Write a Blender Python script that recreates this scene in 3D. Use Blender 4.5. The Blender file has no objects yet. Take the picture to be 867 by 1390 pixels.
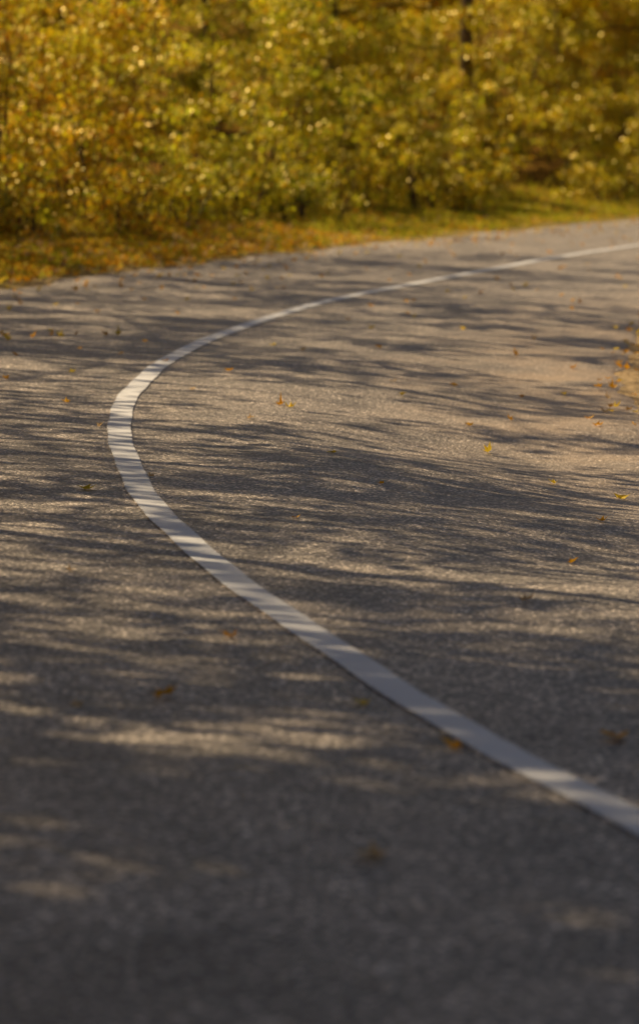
import bpy, math, random
import numpy as np
from mathutils import Vector
rng = np.random.default_rng(7)
random.seed(11)
scene = bpy.context.scene
scene.view_settings.view_transform = 'Standard'
scene.view_settings.look = 'None'
scene.view_settings.exposure = 0

SUN_EL = math.radians(40)
SUN_A = math.radians(33)      # sun stands to the left, this far ahead of due left
TOSUN = Vector((-math.cos(SUN_A)*math.cos(SUN_EL), math.sin(SUN_A)*math.cos(SUN_EL), math.sin(SUN_EL)))

# ------------------------------------------------------------ centre line (metres)
ctrl = np.array([(45,-44),(25,-28),(12,-14),(6.3,-5),(3.6,0),(2.05,4.2),(1.28,6.4),(.734,8.25),(.558,8.86),(.334,9.75),
 (-.007,11.3),(-.36,13.1),(-.65,14.86),(-.86,16.6),(-1.03,18.6),(-1.14,20.5),(-1.155,22.9),(-1.03,26),(-.68,29.4),
 (0,33.9),(.82,37.5),(1.86,41.7),(3.13,46.7),(4.6,51.6),(7.6,61),(11.8,72),(19,85),(34,101),(60,120),(110,150),(200,190)],float)
def catmull(P, step=0.1):
    out=[]
    P=np.vstack([2*P[0]-P[1],P,2*P[-1]-P[-2]])
    for i in range(1,len(P)-2):
        p0,p1,p2,p3=P[i-1:i+3]
        n=max(2,int(np.linalg.norm(p2-p1)/step))
        t=np.linspace(0,1,n,endpoint=False)[:,None]
        out.append(.5*((2*p1)+(-p0+p2)*t+(2*p0-5*p1+4*p2-p3)*t**2+(-p0+3*p1-3*p2+p3)*t**3))
    out.append(P[-2][None])
    return np.vstack(out)
C=catmull(ctrl)
L=np.r_[0,np.cumsum(np.linalg.norm(np.diff(C,axis=0),axis=1))]
sl=np.arange(0,L[-1],.2)
C=np.c_[np.interp(sl,L,C[:,0]),np.interp(sl,L,C[:,1])]
k=np.exp(-np.linspace(-2,2,15)**2); k/=k.sum()
Cs=np.c_[np.convolve(np.pad(C[:,0],7,'edge'),k,'valid'),np.convolve(np.pad(C[:,1],7,'edge'),k,'valid')]
Cs[:8]=C[:8]; Cs[-8:]=C[-8:]; C=Cs
T=np.gradient(C,axis=0); T/=np.linalg.norm(T,axis=1)[:,None]
Nr=np.c_[T[:,1],-T[:,0]]       # to the right of travel

def sdist(x,y):
    x=np.asarray(x,float).ravel(); y=np.asarray(y,float).ravel()
    s=np.empty(len(x))
    for a in range(0,len(x),4000):
        dx=x[a:a+4000,None]-C[None,::2,0]; dy=y[a:a+4000,None]-C[None,::2,1]
        i=np.argmin(dx*dx+dy*dy,axis=1); r=np.arange(len(i))
        n=Nr[::2][i]; d=dx[r,i]*n[:,0]+dy[r,i]*n[:,1]
        dd=np.sqrt(dx[r,i]**2+dy[r,i]**2)
        s[a:a+4000]=np.where(d>=0,1,-1)*np.where(dd<8,np.abs(d),dd)
    return s
def sstep(a,b,v):
    t=np.clip((v-a)/(b-a),0,1); return t*t*(3-2*t)
W_OUT=3.15; W_IN=3.22
def hroad(s,y):
    sup=.035-.02*sstep(35,60,y)
    z=-sup*np.clip(s,-3.4,3.4)*sstep(-20,6,y)
    z=z-.14*sstep(.6,2.7,s)*np.exp(-((y-19)/6.5)**2)
    z=z+.012*np.sin(y*1.1+s*.9)*sstep(.3,1.2,np.abs(s))+.010*np.sin(y*2.3-s*1.7)*sstep(.3,1.2,np.abs(s))
    return z
def hgt(x,y,s=None):
    x=np.asarray(x,float).ravel(); y=np.asarray(y,float).ravel()
    if s is None: s=sdist(x,y)
    z=hroad(s,y)
    o=np.clip(-s-W_OUT,0,None)
    z=z+.085*np.clip(o,0,6)+.12*np.clip(o-6,0,70)
    i=np.clip(s-W_IN,0,None)
    z=z-.03*np.clip(i,0,8)+.05*np.clip(i-20,0,60)
    out=sstep(.3,2,np.maximum(o,i))
    z=z+out*(.06*np.sin(x*.9+1)*np.cos(y*.7)+.03*np.sin(x*2.7+y*1.9))
    return z

# ------------------------------------------------------------ mesh helper
class MB:
    def __init__(s): s.V=[];s.Q=[];s.M=[];s.Cc=[];s.n=0
    def add(s,V,Q,m,col):
        V=np.asarray(V,float);Q=np.asarray(Q,int)
        s.V.append(V);s.Q.append(Q+s.n);s.M.append(np.full(len(Q),m))
        col=np.asarray(col,float)
        if col.ndim==1: col=np.tile(col,(len(V),1))
        s.Cc.append(col); s.n+=len(V)
    def mesh(s,name,mats,smooth=False):
        V=np.vstack(s.V);Q=np.vstack(s.Q);M=np.concatenate(s.M);Cc=np.vstack(s.Cc)
        me=bpy.data.meshes.new(name)
        me.from_pydata(V.tolist(),[],Q.tolist())
        for m in mats: me.materials.append(m)
        me.polygons.foreach_set('material_index',M.astype(np.int32))
        me.polygons.foreach_set('use_smooth',np.full(len(Q),smooth))
        a=me.color_attributes.new('Col','FLOAT_COLOR','POINT')
        a.data.foreach_set('color',np.c_[Cc,np.ones(len(Cc))].ravel().astype(np.float32))
        me.update(); return me
def obj(name,me,loc=(0,0,0),rz=0,sc=1):
    o=bpy.data.objects.new(name,me); scene.collection.objects.link(o)
    o.location=loc;o.rotation_euler=(0,0,rz);o.scale=(sc,sc,sc); return o

def tube(mb,pts,rad,seg,m,col):
    pts=np.asarray(pts,float);rad=np.asarray(rad,float);n=len(pts)
    t=np.gradient(pts,axis=0);t/=np.linalg.norm(t,axis=1)[:,None]+1e-9
    ref=np.tile(np.array([.31,.95,.05]),(n,1)); 
    u=np.cross(t,ref);u/=np.linalg.norm(u,axis=1)[:,None]+1e-9
    v=np.cross(t,u)
    a=np.linspace(0,2*np.pi,seg,endpoint=False)
    V=pts[:,None]+rad[:,None,None]*(np.cos(a)[None,:,None]*u[:,None]+np.sin(a)[None,:,None]*v[:,None])
    i=np.arange(n-1)[:,None]*seg;j=np.arange(seg)[None];j2=(j+1)%seg
    Q=np.stack([i+j,i+j2,i+seg+j2,i+seg+j],-1).reshape(-1,4)
    mb.add(V.reshape(-1,3),Q,m,col)
LIGHTWARD=np.array([-.62,-.02,.78])     # leaves spread their blades towards the light
def leaves(mb,P,size,col,m,bias=0.0):
    n=len(P)
    c=rng.normal(size=(n,3)); c/=np.linalg.norm(c,axis=1)[:,None]
    c=c+LIGHTWARD*bias; c/=np.linalg.norm(c,axis=1)[:,None]
    a=rng.normal(size=(n,3)); a[:,2]-=.4; a=np.cross(np.cross(c,a),c); a/=np.linalg.norm(a,axis=1)[:,None]
    b=np.cross(c,a)
    L_=size[:,None]; w=L_*rng.uniform(.36,.5,(n,1)); f=L_*rng.uniform(-.12,.12,(n,1))
    V=np.stack([P,P+a*L_*.45+b*w+c*f,P+a*L_,P+a*L_*.45-b*w+c*f],1).reshape(-1,3)
    Q=np.arange(4*n).reshape(-1,4)
    mb.add(V,Q,m,np.repeat(col,4,axis=0))

# ------------------------------------------------------------ materials
def newmat(name):
    m=bpy.data.materials.new(name);m.use_nodes=True
    nt=m.node_tree;nt.nodes.clear()
    return m,nt,nt.nodes.new('ShaderNodeOutputMaterial')
def N(nt,t,**kw):
    n=nt.nodes.new(t)
    for k_,v in kw.items():
        if k_ in n.inputs.keys(): n.inputs[k_].default_value=v
        else: setattr(n,k_,v)
    return n
def ramp(nt,fac,stops):
    r=nt.nodes.new('ShaderNodeValToRGB');nt.links.new(fac,r.inputs[0])
    el=r.color_ramp.elements
    while len(el)<len(stops): el.new(.5)
    for e,(p,c) in zip(el,stops):
        e.position=p;e.color=(c[0],c[1],c[2],1) if hasattr(c,'__len__') else (c,c,c,1)
    return r.outputs[0]
def mix(nt,f,a,b,mode='MIX'):
    n=nt.nodes.new('ShaderNodeMix');n.data_type='RGBA';n.blend_type=mode
    for sock,v in ((n.inputs[0],f),(n.inputs[6],a),(n.inputs[7],b)):
        if isinstance(v,bpy.types.NodeSocket): nt.links.new(v,sock)
        elif hasattr(v,'__len__'): sock.default_value=(*v,1)
        else: sock.default_value=v
    return n.outputs[2]
def leafmat(name,trans=.5,gl=.07,rough=.35):
    m,nt,out=newmat(name);l=nt.links
    at=N(nt,'ShaderNodeAttribute',attribute_name='Col')
    d=N(nt,'ShaderNodeBsdfDiffuse');t=N(nt,'ShaderNodeBsdfTranslucent')
    l.new(at.outputs[0],d.inputs[0]);l.new(at.outputs[0],t.inputs[0])
    a=N(nt,'ShaderNodeMixShader');a.inputs[0].default_value=trans
    l.new(d.outputs[0],a.inputs[1]);l.new(t.outputs[0],a.inputs[2])
    if gl>0:
        g=N(nt,'ShaderNodeBsdfGlossy',Roughness=rough);g.inputs[0].default_value=(1,.82,.36,1)
        b=N(nt,'ShaderNodeMixShader');b.inputs[0].default_value=gl
        l.new(a.outputs[0],b.inputs[1]);l.new(g.outputs[0],b.inputs[2]);a=b
    l.new(a.outputs[0],out.inputs[0]);return m
M_leaf=leafmat('autumn_leaf_mat',.5,.10,.36)
M_leafd=leafmat('canopy_leaf_mat',.35,0)
M_fallen=leafmat('fallen_leaf_mat',.3,.04,.5)
M_grass=leafmat('grass_mat',.45,0)
def barkmat():
    m,nt,out=newmat('bark_mat');l=nt.links
    tc=N(nt,'ShaderNodeTexCoord');mp=N(nt,'ShaderNodeMapping');mp.inputs['Scale'].default_value=(9,9,1.6)
    l.new(tc.outputs['Object'],mp.inputs[0])
    n=N(nt,'ShaderNodeTexNoise',Scale=2.5,Detail=4);l.new(mp.outputs[0],n.inputs['Vector'])
    c=ramp(nt,n.outputs[0],[(.3,(.06,.042,.026)),(.6,(.15,.11,.068)),(.8,(.24,.18,.115))])
    p=N(nt,'ShaderNodeBsdfDiffuse');l.new(c,p.inputs[0])
    b=N(nt,'ShaderNodeBump',Strength=.8,Distance=.03);l.new(n.outputs[0],b.inputs['Height']);l.new(b.outputs[0],p.inputs['Normal'])
    l.new(p.outputs[0],out.inputs[0]);return m
M_bark=barkmat()

def asphalt_nodes(nt):
    l=nt.links
    tc=N(nt,'ShaderNodeTexCoord');co=tc.outputs['Object']
    at=N(nt,'ShaderNodeAttribute',attribute_name='Col')   # r = dustiness from lateral position
    def noise(sc,det=4,rough=.55):
        n=N(nt,'ShaderNodeTexNoise',Scale=sc,Detail=det,Roughness=rough);l.new(co,n.inputs['Vector']);return n.outputs[0]
    med=noise(1.3,5,.65);fine=noise(42,3,.75)
    v=N(nt,'ShaderNodeTexVoronoi',Scale=80);l.new(co,v.inputs['Vector'])
    stone=ramp(nt,v.outputs['Color'],[(0,.16),(.42,.70),(.70,1.2),(.95,4.0)])
    base=ramp(nt,med,[(.3,(.23,.203,.18)),(.45,(.355,.31,.27)),(.55,(.43,.37,.318)),(.7,(.56,.475,.395))])
    c=mix(nt,.94,base,stone,'MULTIPLY')
    fr=ramp(nt,fine,[(.3,.45),(.7,1.55)]); c=mix(nt,.88,c,fr,'MULTIPLY')
    sx=N(nt,'ShaderNodeSeparateColor');l.new(at.outputs[0],sx.inputs[0])
    mm=N(nt,'ShaderNodeMath',operation='MULTIPLY');l.new(sx.outputs[0],mm.inputs[0])
    dn=ramp(nt,med,[(.35,.15),(.65,.85)]);l.new(dn,mm.inputs[1])
    c=mix(nt,mm.outputs[0],c,(.60,.44,.295))
    h=N(nt,'ShaderNodeMath',operation='MULTIPLY_ADD');l.new(v.outputs['Distance'],h.inputs[0]);h.inputs[1].default_value=-.9
    l.new(fine,h.inputs[2])
    b=N(nt,'ShaderNodeBump',Strength=.75,Distance=.010);l.new(h.outputs[0],b.inputs['Height'])
    return c,b.outputs[0],sx,co
def asphaltmat():
    m,nt,out=newmat('asphalt_mat');l=nt.links
    c,b,_,_=asphalt_nodes(nt)
    p=N(nt,'ShaderNodeBsdfPrincipled',Roughness=.45);p.inputs['Specular IOR Level'].default_value=.65
    l.new(c,p.inputs['Base Color']);l.new(b,p.inputs['Normal']);l.new(p.outputs[0],out.inputs[0]);return m
def paintmat():
    m,nt,out=newmat('line_paint_mat');l=nt.links
    c,b,sx,co=asphalt_nodes(nt)
    n2=N(nt,'ShaderNodeTexNoise',Scale=60,Detail=3,Roughness=.7);l.new(co,n2.inputs['Vector'])
    n3=N(nt,'ShaderNodeTexNoise',Scale=3,Detail=3);l.new(co,n3.inputs['Vector'])
    pc=ramp(nt,n3.outputs[0],[(.3,(.86,.86,.89)),(.6,(.93,.93,.96))])
    s=N(nt,'ShaderNodeMath',operation='MULTIPLY_ADD');l.new(sx.outputs[1],s.inputs[0]);s.inputs[1].default_value=.28;l.new(n2.outputs[0],s.inputs[2])
    wear=ramp(nt,s.outputs[0],[(.69,0),(.79,.8)])
    cc=mix(nt,wear,pc,c)
    b2=N(nt,'ShaderNodeBump',Strength=.4,Distance=.005);l.new(n2.outputs[0],b2.inputs['Height'])
    p=N(nt,'ShaderNodeBsdfPrincipled',Roughness=.6)
    l.new(cc,p.inputs['Base Color']);l.new(b2.outputs[0],p.inputs['Normal']);l.new(p.outputs[0],out.inputs[0]);return m
def groundmat():
    m,nt,out=newmat('forest_floor_mat');l=nt.links
    tc=N(nt,'ShaderNodeTexCoord');co=tc.outputs['Object']
    at=N(nt,'ShaderNodeAttribute',attribute_name='Col')
    sx=N(nt,'ShaderNodeSeparateColor');l.new(at.outputs[0],sx.inputs[0])
    n1=N(nt,'ShaderNodeTexNoise',Scale=1.3,Detail=5);l.new(co,n1.inputs['Vector'])
    v=N(nt,'ShaderNodeTexVoronoi',Scale=14);l.new(co,v.inputs['Vector'])
    lit=ramp(nt,v.outputs['Color'],[(0,(.05,.028,.012)),(.35,(.17,.085,.02)),(.65,(.30,.16,.03)),(1,(.42,.28,.05))])
    gr=ramp(nt,n1.outputs[0],[(.3,(.16,.16,.012)),(.7,(.36,.31,.03))])
    gm=N(nt,'ShaderNodeMath',operation='MULTIPLY');l.new(sx.outputs[1],gm.inputs[0]);gm.inputs[1].default_value=.7
    c=mix(nt,gm.outputs[0],lit,gr)
    sd=ramp(nt,v.outputs['Distance'],[(0,(.5,.37,.23)),(1,(.36,.26,.15))])
    c=mix(nt,sx.outputs[0],c,sd)
    p=N(nt,'ShaderNodeBsdfDiffuse');l.new(c,p.inputs[0])
    b=N(nt,'ShaderNodeBump',Strength=.8,Distance=.03);l.new(v.outputs['Distance'],b.inputs['Height']);l.new(b.outputs[0],p.inputs['Normal'])
    l.new(p.outputs[0],out.inputs[0]);return m
M_asph=asphaltmat();M_paint=paintmat();M_ground=groundmat()

# ------------------------------------------------------------ ground sheet
xs=np.unique(np.r_[-600,-400,-250,-160,np.arange(-120,-30,5),np.arange(-30,32,.4),np.arange(32,130,5),160,250,400,600])
ys=np.unique(np.r_[-400,-250,-120,np.arange(-80,-4,4),np.arange(-4,90,.4),np.arange(90,200,5),250,350,500,800])
X,Y=np.meshgrid(xs,ys);x=X.ravel();y=Y.ravel()
s=sdist(x,y);z=hgt(x,y,s)
inside=np.minimum(s+W_OUT,W_IN-s)          # >0 under road
z=z-.012-.10*sstep(.1,.6,inside)
col=np.zeros((len(x),3))
col[:,0]=np.maximum(sstep(-1.5,0,-np.abs(s-W_IN))*(s>0),.9*sstep(-.5,0,-np.abs(-s-W_OUT))*(s<0))
col[:,1]=sstep(-7.5,-5,s)*(s<0)+ (s>0)*sstep(30,6,s)
nx,ny=len(xs),len(ys)
i=np.arange(ny-1)[:,None]*nx+np.arange(nx-1)[None]
Q=np.stack([i,i+1,i+nx+1,i+nx],-1).reshape(-1,4)
mb=MB();mb.add(np.c_[x,y,z],Q,0,col);obj('ground',mb.mesh('ground',[M_ground],True))

# ------------------------------------------------------------ road + line
sel=np.where((C[:,1]>-42)&(C[:,1]<180))[0]
Cc,Nn=C[sel],Nr[sel]
offs=np.r_[-W_OUT,-W_OUT+.05,-2.8,-2.4,-2,-1.6,-1.2,-.8,-.4,-.07,0,.07,.4,.8,1.1,1.4,1.7,2,2.3,2.6,2.9,W_IN-.05,W_IN]
n=len(sel);arc=np.arange(n)*.2
e1=.04*np.sin(arc*1.7)+.04*np.sin(arc*4.3+1)+rng.normal(0,.015,n)
e2=.04*np.sin(arc*1.3+2)+.03*np.sin(arc*3.9)+rng.normal(0,.018,n)
O=np.tile(offs,(n,1));O[:,0]+=e1;O[:,1]+=e1;O[:,-1]+=e2;O[:,-2]+=e2
PX=Cc[:,0,None]+O*Nn[:,0,None];PY=Cc[:,1,None]+O*Nn[:,1,None]
PZ=hroad(O,PY)
PZ[:,0]-=.05;PZ[:,-1]-=.02
m_=len(offs)
dust=np.clip(sstep(1.0,3.0,O)*.9+.35*sstep(2.6,3.1,-O)+.06,0,1)
dust=np.clip(dust*(.15+.85*np.exp(-((PY-26)/9)**2)),0,1)
colr=np.zeros((n*m_,3));colr[:,0]=dust.ravel()
i=np.arange(n-1)[:,None]*m_+np.arange(m_-1)[None]
Q=np.stack([i,i+1,i+m_+1,i+m_],-1).reshape(-1,4)
mb=MB();mb.add(np.c_[PX.ravel(),PY.ravel(),PZ.ravel()],Q,0,colr);obj('asphalt_road',mb.mesh('asphalt_road',[M_asph],True))
hw=.065
lo=np.array([-hw,-hw*.8,0,hw*.8,hw]);wob=.004*np.sin(arc*2.1)+.003*np.sin(arc*5.3)
O=lo[None]+wob[:,None]
PX=Cc[:,0,None]+O*Nn[:,0,None];PY=Cc[:,1,None]+O*Nn[:,1,None];PZ=hroad(O,PY)+.006
colr=np.zeros((n*5,3));colr[:,1]=np.tile([1,.35,0,.35,1],n)
i=np.arange(n-1)[:,None]*5+np.arange(4)[None]
Q=np.stack([i,i+1,i+6,i+5],-1).reshape(-1,4)
mb=MB();mb.add(np.c_[PX.ravel(),PY.ravel(),PZ.ravel()],Q,0,colr);obj('painted_centre_line',mb.mesh('painted_centre_line',[M_paint],True))

# ------------------------------------------------------------ colours of foliage
GOLD=np.array([.95,.74,.02]);ORNG=np.array([.92,.50,.015]);YGRN=np.array([.80,.78,.03]);GRN=np.array([.20,.28,.015]);RUST=np.array([.46,.16,.015])
def pick(n,w):
    pal=np.array([GOLD,ORNG,YGRN,GRN,RUST]);w=np.array(w,float);w/=w.sum()
    c=pal[rng.choice(5,n,p=w)]
    return np.clip(c*rng.uniform(.65,1.08,(n,1))*rng.uniform(.92,1.08,(n,3)),0,.95)

# ------------------------------------------------------------ trees (variants instanced)
def tree_mesh(H,R,nl,base,w,leafn=70,nb=4,ls=(.10,.17),reach=1.0):
    mb=MB()
    k_=10;zz=np.linspace(-.4,H,k_)
    bend=np.c_[np.cumsum(rng.normal(0,.10,k_)),np.cumsum(rng.normal(0,.10,k_)),zz]
    bend[:,:2]-=bend[1,:2]
    rr=R*(1-.9*np.linspace(0,1,k_)**1.1);rr[0]*=1.35
    tube(mb,bend,rr,9,0,(1,1,1))
    for a in range(nl):
        h=base+(H*.97-base)*(a/nl)**.9
        p0=np.array([np.interp(h,zz,bend[:,0]),np.interp(h,zz,bend[:,1]),h])
        ln=(1-.65*((h-base)/(H-base)))*rng.uniform(2,4.2)*reach;az=a*2.4+rng.uniform(-.4,.4);up=rng.uniform(.2,.75)
        d=np.array([math.cos(az),math.sin(az),up])
        t=np.linspace(0,1,5)[:,None]
        pts=p0+d*ln*t+np.array([0,0,-.35])*t**2*ln*.5+rng.normal(0,.07,(5,3))*t
        r0=R*.32*(1-.5*h/H)
        tube(mb,pts,r0*(1-.85*t[:,0]),5,0,(1,1,1))
        for b in range(nb):
            f=rng.uniform(.35,1);q=np.array([np.interp(f,t[:,0],pts[:,j]) for j in range(3)])
            dd=d*.5+rng.normal(0,.55,3);e=q+dd*rng.uniform(.5,1.2)
            tube(mb,np.array([q,(q+e)/2+rng.normal(0,.05,3),e]),[r0*.35,r0*.22,r0*.08],4,0,(1,1,1))
            nn=int(leafn*rng.uniform(.3,1.6));P=e+rng.normal(0,1,(nn,3))*np.array([.27,.27,.16])*rng.uniform(.6,1.2)
            leaves(mb,P,rng.uniform(ls[0],ls[1],nn),pick(nn,w),1)
    return mb.mesh('autumn_tree',[M_bark,M_leafd])
TV=[tree_mesh(13,.17,12,4.4,[5,2,2,1,.6],75),tree_mesh(11,.13,11,3.4,[3,2,3,2,.3],75),tree_mesh(15,.2,12,6,[4,4,1,.5,1],75),tree_mesh(12,.13,8,6.5,[5,2,2,1,.6],60,3),
    tree_mesh(12,.16,24,3.0,[5,2,2,1,.6],125,5),
    tree_mesh(10,.12,11,2.6,[5,2,2,1,.6],28,3,(.10,.16),.5),      # slim young trees
    tree_mesh(8.5,.10,9,2.2,[5,2,2,1,.6],24,3,(.10,.16),.45)]
placed=[]
def put_tree(x,y,v,sc=1.0):
    z=float(hgt([x],[y])[0]);obj('autumn_tree',TV[v],(x,y,z-.05),random.uniform(0,6.28),sc);placed.append((x,y))
# forest behind the shrubs
for a in [(3.1,76,3,1.25),(6.3,95,3,.7),(.3,88,4,1),(9.6,98,4,1),(-3,94,4,1),(-6.5,84,4,.9),(-11,76,4,1),(-11,88,4,1),(3,102,4,1),(12,105,4,1),(7,110,4,1),(-2,106,4,1),(-5.5,76,3,.9)]: put_tree(*a)
# forest standing left of the road (throws the shadows)
tries=0;nf=0;ns_=0
while nf<33 and tries<6000:
    tries+=1
    x=random.uniform(-19,-7.0);y=random.uniform(3,50)
    if abs(x)<.1*y+2.2: continue
    if sdist([x],[y])[0]>-6.0: continue
    key=y-.65*abs(x)
    p=1 if key<8.8 else (.22 if key<15 else (.14 if key<19 else (.42 if key<28 else .30)))
    if random.random()>p: continue
    if min(math.hypot(x-a,y-b) for a,b in placed)<(2.2 if key<8.8 else 3.4): continue
    nf+=1
    put_tree(x,y,4 if key<8.4 else random.choice([0,1,2,3,3,1]),random.uniform(.9,1.15))
tries=0
while ns_<44 and tries<5000:
    tries+=1
    x=random.uniform(-16,-6.4);y=random.uniform(12,52)
    if abs(x)<.1*y+1.8 or sdist([x],[y])[0]>-5.0: continue
    if min(math.hypot(x-a,y-b) for a,b in placed)<1.3: continue
    ns_+=1;put_tree(x,y,random.choice([5,6]),random.uniform(.9,1.25))
for a in [(17,31,1),(20,12,2),(23,40,0)]: put_tree(*a)

# ------------------------------------------------------------ shrubs: stems carrying leafy clumps of uneven size
def shrubs():
    mb=MB();tot=0
    def shrub(bx,by,Hs,nst,w,rad,ls,dens):
        nonlocal tot
        z0=float(hgt([bx],[by])[0])
        for k_ in range(nst):
            az=rng.uniform(0,2*np.pi);ln=Hs*rng.uniform(.45,1.15);lean=rng.uniform(.05,.6)
            t=np.linspace(0,1,6)[:,None]
            d=np.array([math.cos(az)*lean,math.sin(az)*lean,1.0])
            o=np.array([bx,by,z0-.05])+np.r_[rng.normal(0,.2,2),0]
            pts=o+d*ln*t/np.linalg.norm(d)+rng.normal(0,.06,(6,3))*t
            tube(mb,pts,.020*(1-.8*t[:,0])*rng.uniform(.7,1.4),4,0,(1,1,1))
            nc=max(3,int(ln*1.8))
            for c in range(nc):
                f=(c+rng.uniform(0,1))/nc*.94+.06
                q=np.array([np.interp(f,t[:,0],pts[:,j]) for j in range(3)])
                a2=rng.uniform(0,2*np.pi);rr=rng.uniform(.1,.7)*(1.15-.6*f)
                e=q+np.array([math.cos(a2)*rr,math.sin(a2)*rr,rng.uniform(-.05,.3)])
                tube(mb,np.array([q,(q+e)/2+[0,0,.04],e]),[.008,.006,.003],3,0,(1,1,1))
                R=rad*rng.uniform(.4,1.6)
                nn=int(dens*(R/rad)**2*rng.uniform(.6,1.5))+4
                u=rng.normal(size=(nn,3));u/=np.linalg.norm(u,axis=1)[:,None]
                P=e+u*(rng.uniform(.2,1.0,(nn,1))**.8)*R*np.array([1,1,.55])
                P=P[P[:,2]>z0+.05];nn=len(P)
                if nn==0: continue
                wl=np.array(w)*rng.uniform(.15,1.85,5)
                cl=pick(nn,wl)*rng.uniform(.68,1.08)
                glint=rng.random(nn)<.06
                cl[glint]=np.array([.95,.86,.16])  # sparkling highlights painted in as a paler colour on scattered leaves
                leaves(mb,P,rng.uniform(.6,1.35,nn)*ls,np.clip(cl,0,.95),1,1.0);tot+=nn
    rows=[(-6.3,.95,6,.20,.065,40,1.15),(-7.6,2.5,6,.27,.076,66,2.2),(-9.8,4.0,6,.34,.082,85,2.9),(-13,5.0,6,.42,.092,85,3.2),(-18,6,6,.5,.11,80,3.6),(-25,6.5,7,.6,.14,80,4.2)]
    for (off,Hs,ns,rad,ls,dens,stp) in rows:
        idx=np.where((C[:,1]>32)&(C[:,1]<95))[0]
        pos=idx[0]
        while pos<idx[-1]:
            p=C[pos]+Nr[pos]*(off+rng.uniform(-.8,.8))
            pos+=int(stp*5*rng.uniform(.5,1.5))
            u=p[0]/max(p[1],1)                 # bearing, decides which species grow here
            if abs(p[0])>.095*p[1]+1.6: continue
            if u<-.045: w=[4.5,3.0,2.0,.4,.6]
            elif u<.0: w=[3.5,.7,4.5,1.4,.03]
            elif u<.03: w=[5,.9,3.5,.8,.08]
            else: w=[5.5,1.6,3.0,.8,.15]
            if rng.random()<.16: w=[w[0]*.4,w[1]*.6,w[2]*1.2,w[3]*3,w[4]]
            shrub(p[0],p[1],Hs*rng.uniform(.55,1.2),ns,w,rad,ls,dens)
    print('shrub leaves',tot)
    return mb.mesh('roadside_shrubs',[M_bark,M_leaf])
obj('roadside_shrubs',shrubs())

# ------------------------------------------------------------ verge grass and leaf litter
def on_edge(n,lo,hi,ymin=20,ymax=90,side=-1):
    idx=np.where((C[:,1]>ymin)&(C[:,1]<ymax))[0]
    i=rng.choice(idx,n);o=side*rng.uniform(lo,hi,n)
    return C[i]+Nr[i]*o[:,None]+rng.normal(0,.08,(n,2))
mb=MB()
P=np.vstack([on_edge(42000,3.35,8,30,85),on_edge(5000,4.2,9,0,45,1)])
keep=(np.sin(P[:,0]*1.9+P[:,1]*.7)+np.sin(P[:,1]*1.7-P[:,0])+rng.normal(0,.8,len(P)))>-.3
P=P[keep];n=len(P);z=hgt(P[:,0],P[:,1])-.015
h=rng.uniform(.04,.12,n)*(1+ .8*sstep(5,7.5,np.abs(sdist(P[:,0],P[:,1]))))
az=rng.uniform(0,np.pi,n);w=rng.uniform(.004,.010,n)
b=np.c_[np.cos(az)*w,np.sin(az)*w,np.zeros(n)];B=np.c_[P,z];ln=rng.normal(0,.45,(n,2))*h[:,None]
tip=B+np.c_[ln,h]
V=np.stack([B-b,B+b,tip+b*.3,tip-b*.3],1).reshape(-1,3)
gc=np.array([.60,.62,.03])*rng.uniform(.6,1.25,(n,1));yel=rng.random(n)<.4;gc[yel]=np.array([.82,.66,.08])*rng.uniform(.7,1.15,(yel.sum(),1))
mb.add(V,np.arange(4*n).reshape(-1,4),0,np.repeat(gc,4,axis=0))
obj('verge_grass',mb.mesh('verge_grass',[M_grass]))

def maple(mb,x,y,z,size,col,az,curl,tilt):
    lobes=[(-20,.75),(35,.9),(90,1.1),(145,.9),(200,.75)]
    ins=[(-90,.22),(8,.42),(62,.5),(118,.5),(172,.42)]
    pts=[np.zeros(2)]
    for (a,r) in ins: pts.append(np.array([math.cos(math.radians(a)),math.sin(math.radians(a))])*r)
    for (a,r) in lobes: pts.append(np.array([math.cos(math.radians(a)),math.sin(math.radians(a))])*r*random.uniform(.85,1.1))
    P=np.array(pts)*size*.5
    zz=curl*(P**2).sum(1)/(size*.5)+np.abs(P[:,0])*.15+np.r_[0,rng.normal(0,.06*size,10)]
    V=np.c_[P,zz]
    c,s_=math.cos(tilt),math.sin(tilt);V=np.c_[V[:,0],V[:,1]*c-V[:,2]*s_,V[:,1]*s_+V[:,2]*c]
    V[:,2]-=V[:,2].min()
    c,s_=math.cos(az),math.sin(az);V=np.c_[V[:,0]*c-V[:,1]*s_,V[:,0]*s_+V[:,1]*c,V[:,2]]
    V+=np.array([x,y,z])
    mb.add(V,[(0,1,6,2),(0,2,7,3),(0,3,8,4),(0,4,9,5),(0,5,10,1)],0,col)
mb=MB()
spots=[(-.44,10.0,.085,1),(.13,9.94,.07,0),(.36,9.24,.085,1),(.79,9.48,.11,1),(.126,7.67,.11,3),(-.28,11.26,.08,4),(.71,12.34,.07,3),
(-1.05,16,.1,0),(.075,18.5,.07,0),(-.40,20.5,.07,3),(-.18,21.7,.09,0),(-1.09,25.2,.07,1),(-.79,22.6,.06,3),(-1.64,23.8,.07,0),(-2.14,28.5,.09,0),
(-2.0,27.8,.1,0),(-2.4,27.5,.1,1),(-.36,27.5,.08,0),(-1.23,31.2,.08,1),(1.2,18.3,.07,0),(1.51,17.9,.09,0),(-.78,16.7,.05,3),(-.67,9.8,.05,3),(.9,34.7,.08,1),(1.27,16.1,.07,1),
(-1.2,19.5,.06,3),(.9,21.5,.07,1),(1.7,22.6,.08,1),(.5,24.5,.07,3),(-.1,15.1,.05,4),(1.0,14.2,.06,1),(-.9,12.9,.05,3),(.3,17.0,.05,1),(-1.5,21.2,.07,1)]
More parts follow.
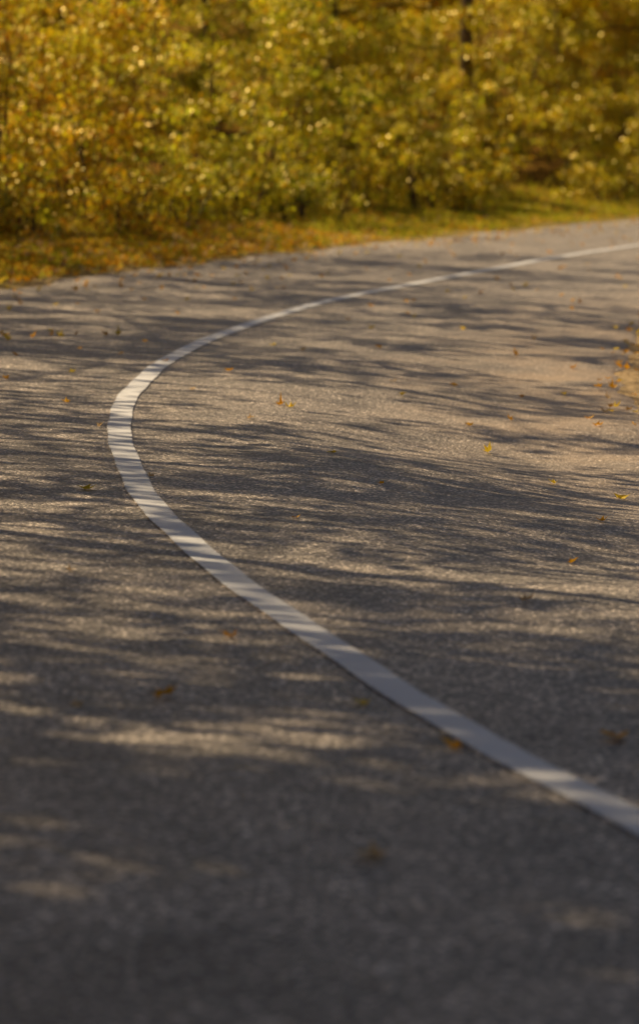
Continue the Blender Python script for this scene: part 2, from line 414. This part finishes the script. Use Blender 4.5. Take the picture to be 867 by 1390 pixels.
lc={0:(.94,.70,.06),1:(.94,.50,.03),3:(.80,.58,.32),4:(.55,.28,.05)}
for (x,y,sz,c) in spots:
    z=float(hroad(sdist([x],[y]),np.array([y]))[0])+.003
    maple(mb,x,y,z,sz*1.15,lc[c],random.uniform(0,6.28),random.uniform(.15,.7),random.uniform(-.25,.25))
def scatter(P,onroad,smin=.05,smax=.1):
    s_=sdist(P[:,0],P[:,1]);z_=hgt(P[:,0],P[:,1],s_)
    for k_ in range(len(P)):
        c=random.choice([0,1,1,1,3,4,0]);sc_=random.uniform(.7,1.05)
        maple(mb,P[k_,0],P[k_,1],z_[k_]+(.004 if onroad else .02),random.uniform(smin,smax),tuple(np.array(lc[c])*sc_),random.uniform(0,6.28),random.uniform(.1,1.2),random.uniform(-.6,.6))
scatter(on_edge(5500,3.25,7.5,30,85),False,.06,.11)
scatter(on_edge(5200,3.2,6.5,30,50),False,.08,.14)
scatter(on_edge(340,2.2,3.3,28,80),True,.06,.1)
scatter(on_edge(180,.3,2.6,22,75),True,.06,.1)
scatter(on_edge(110,.4,2.9,20,75,1),True,.06,.1)
scatter(on_edge(1800,3.08,6,12,45,1),False,.06,.10)
obj('fallen_leaves',mb.mesh('fallen_leaves',[M_fallen]))

# ------------------------------------------------------------ light
w=bpy.data.worlds.new('World');scene.world=w;w.use_nodes=True
nt=w.node_tree;bg=nt.nodes['Background']
sky=nt.nodes.new('ShaderNodeTexSky');sky.sky_type='NISHITA';sky.sun_disc=False
sky.sun_elevation=SUN_EL;sky.sun_rotation=math.radians(-57);sky.dust_density=2.5;sky.ozone_density=.6
nt.links.new(sky.outputs[0],bg.inputs[0]);bg.inputs[1].default_value=.035
sd=bpy.data.lights.new('sun','SUN');sd.energy=5;sd.angle=math.radians(.4);sd.color=(1,.785,.49)
so=bpy.data.objects.new('sun',sd);scene.collection.objects.link(so);so.rotation_euler=(-TOSUN).to_track_quat('-Z','Y').to_euler()

# ------------------------------------------------------------ camera
cd=bpy.data.cameras.new('camera');co=bpy.data.objects.new('camera',cd);scene.collection.objects.link(co)
co.location=(0,0,1.6);pitch=math.atan((695-180)/4875)
co.rotation_euler=(math.pi/2-pitch,0,0)
cd.sensor_fit='HORIZONTAL';cd.sensor_width=24;cd.lens=135;cd.clip_end=2000;cd.clip_start=.1
cd.dof.use_dof=True;cd.dof.focus_distance=17;cd.dof.aperture_fstop=3.2
scene.camera=co
print('trees',len(placed))
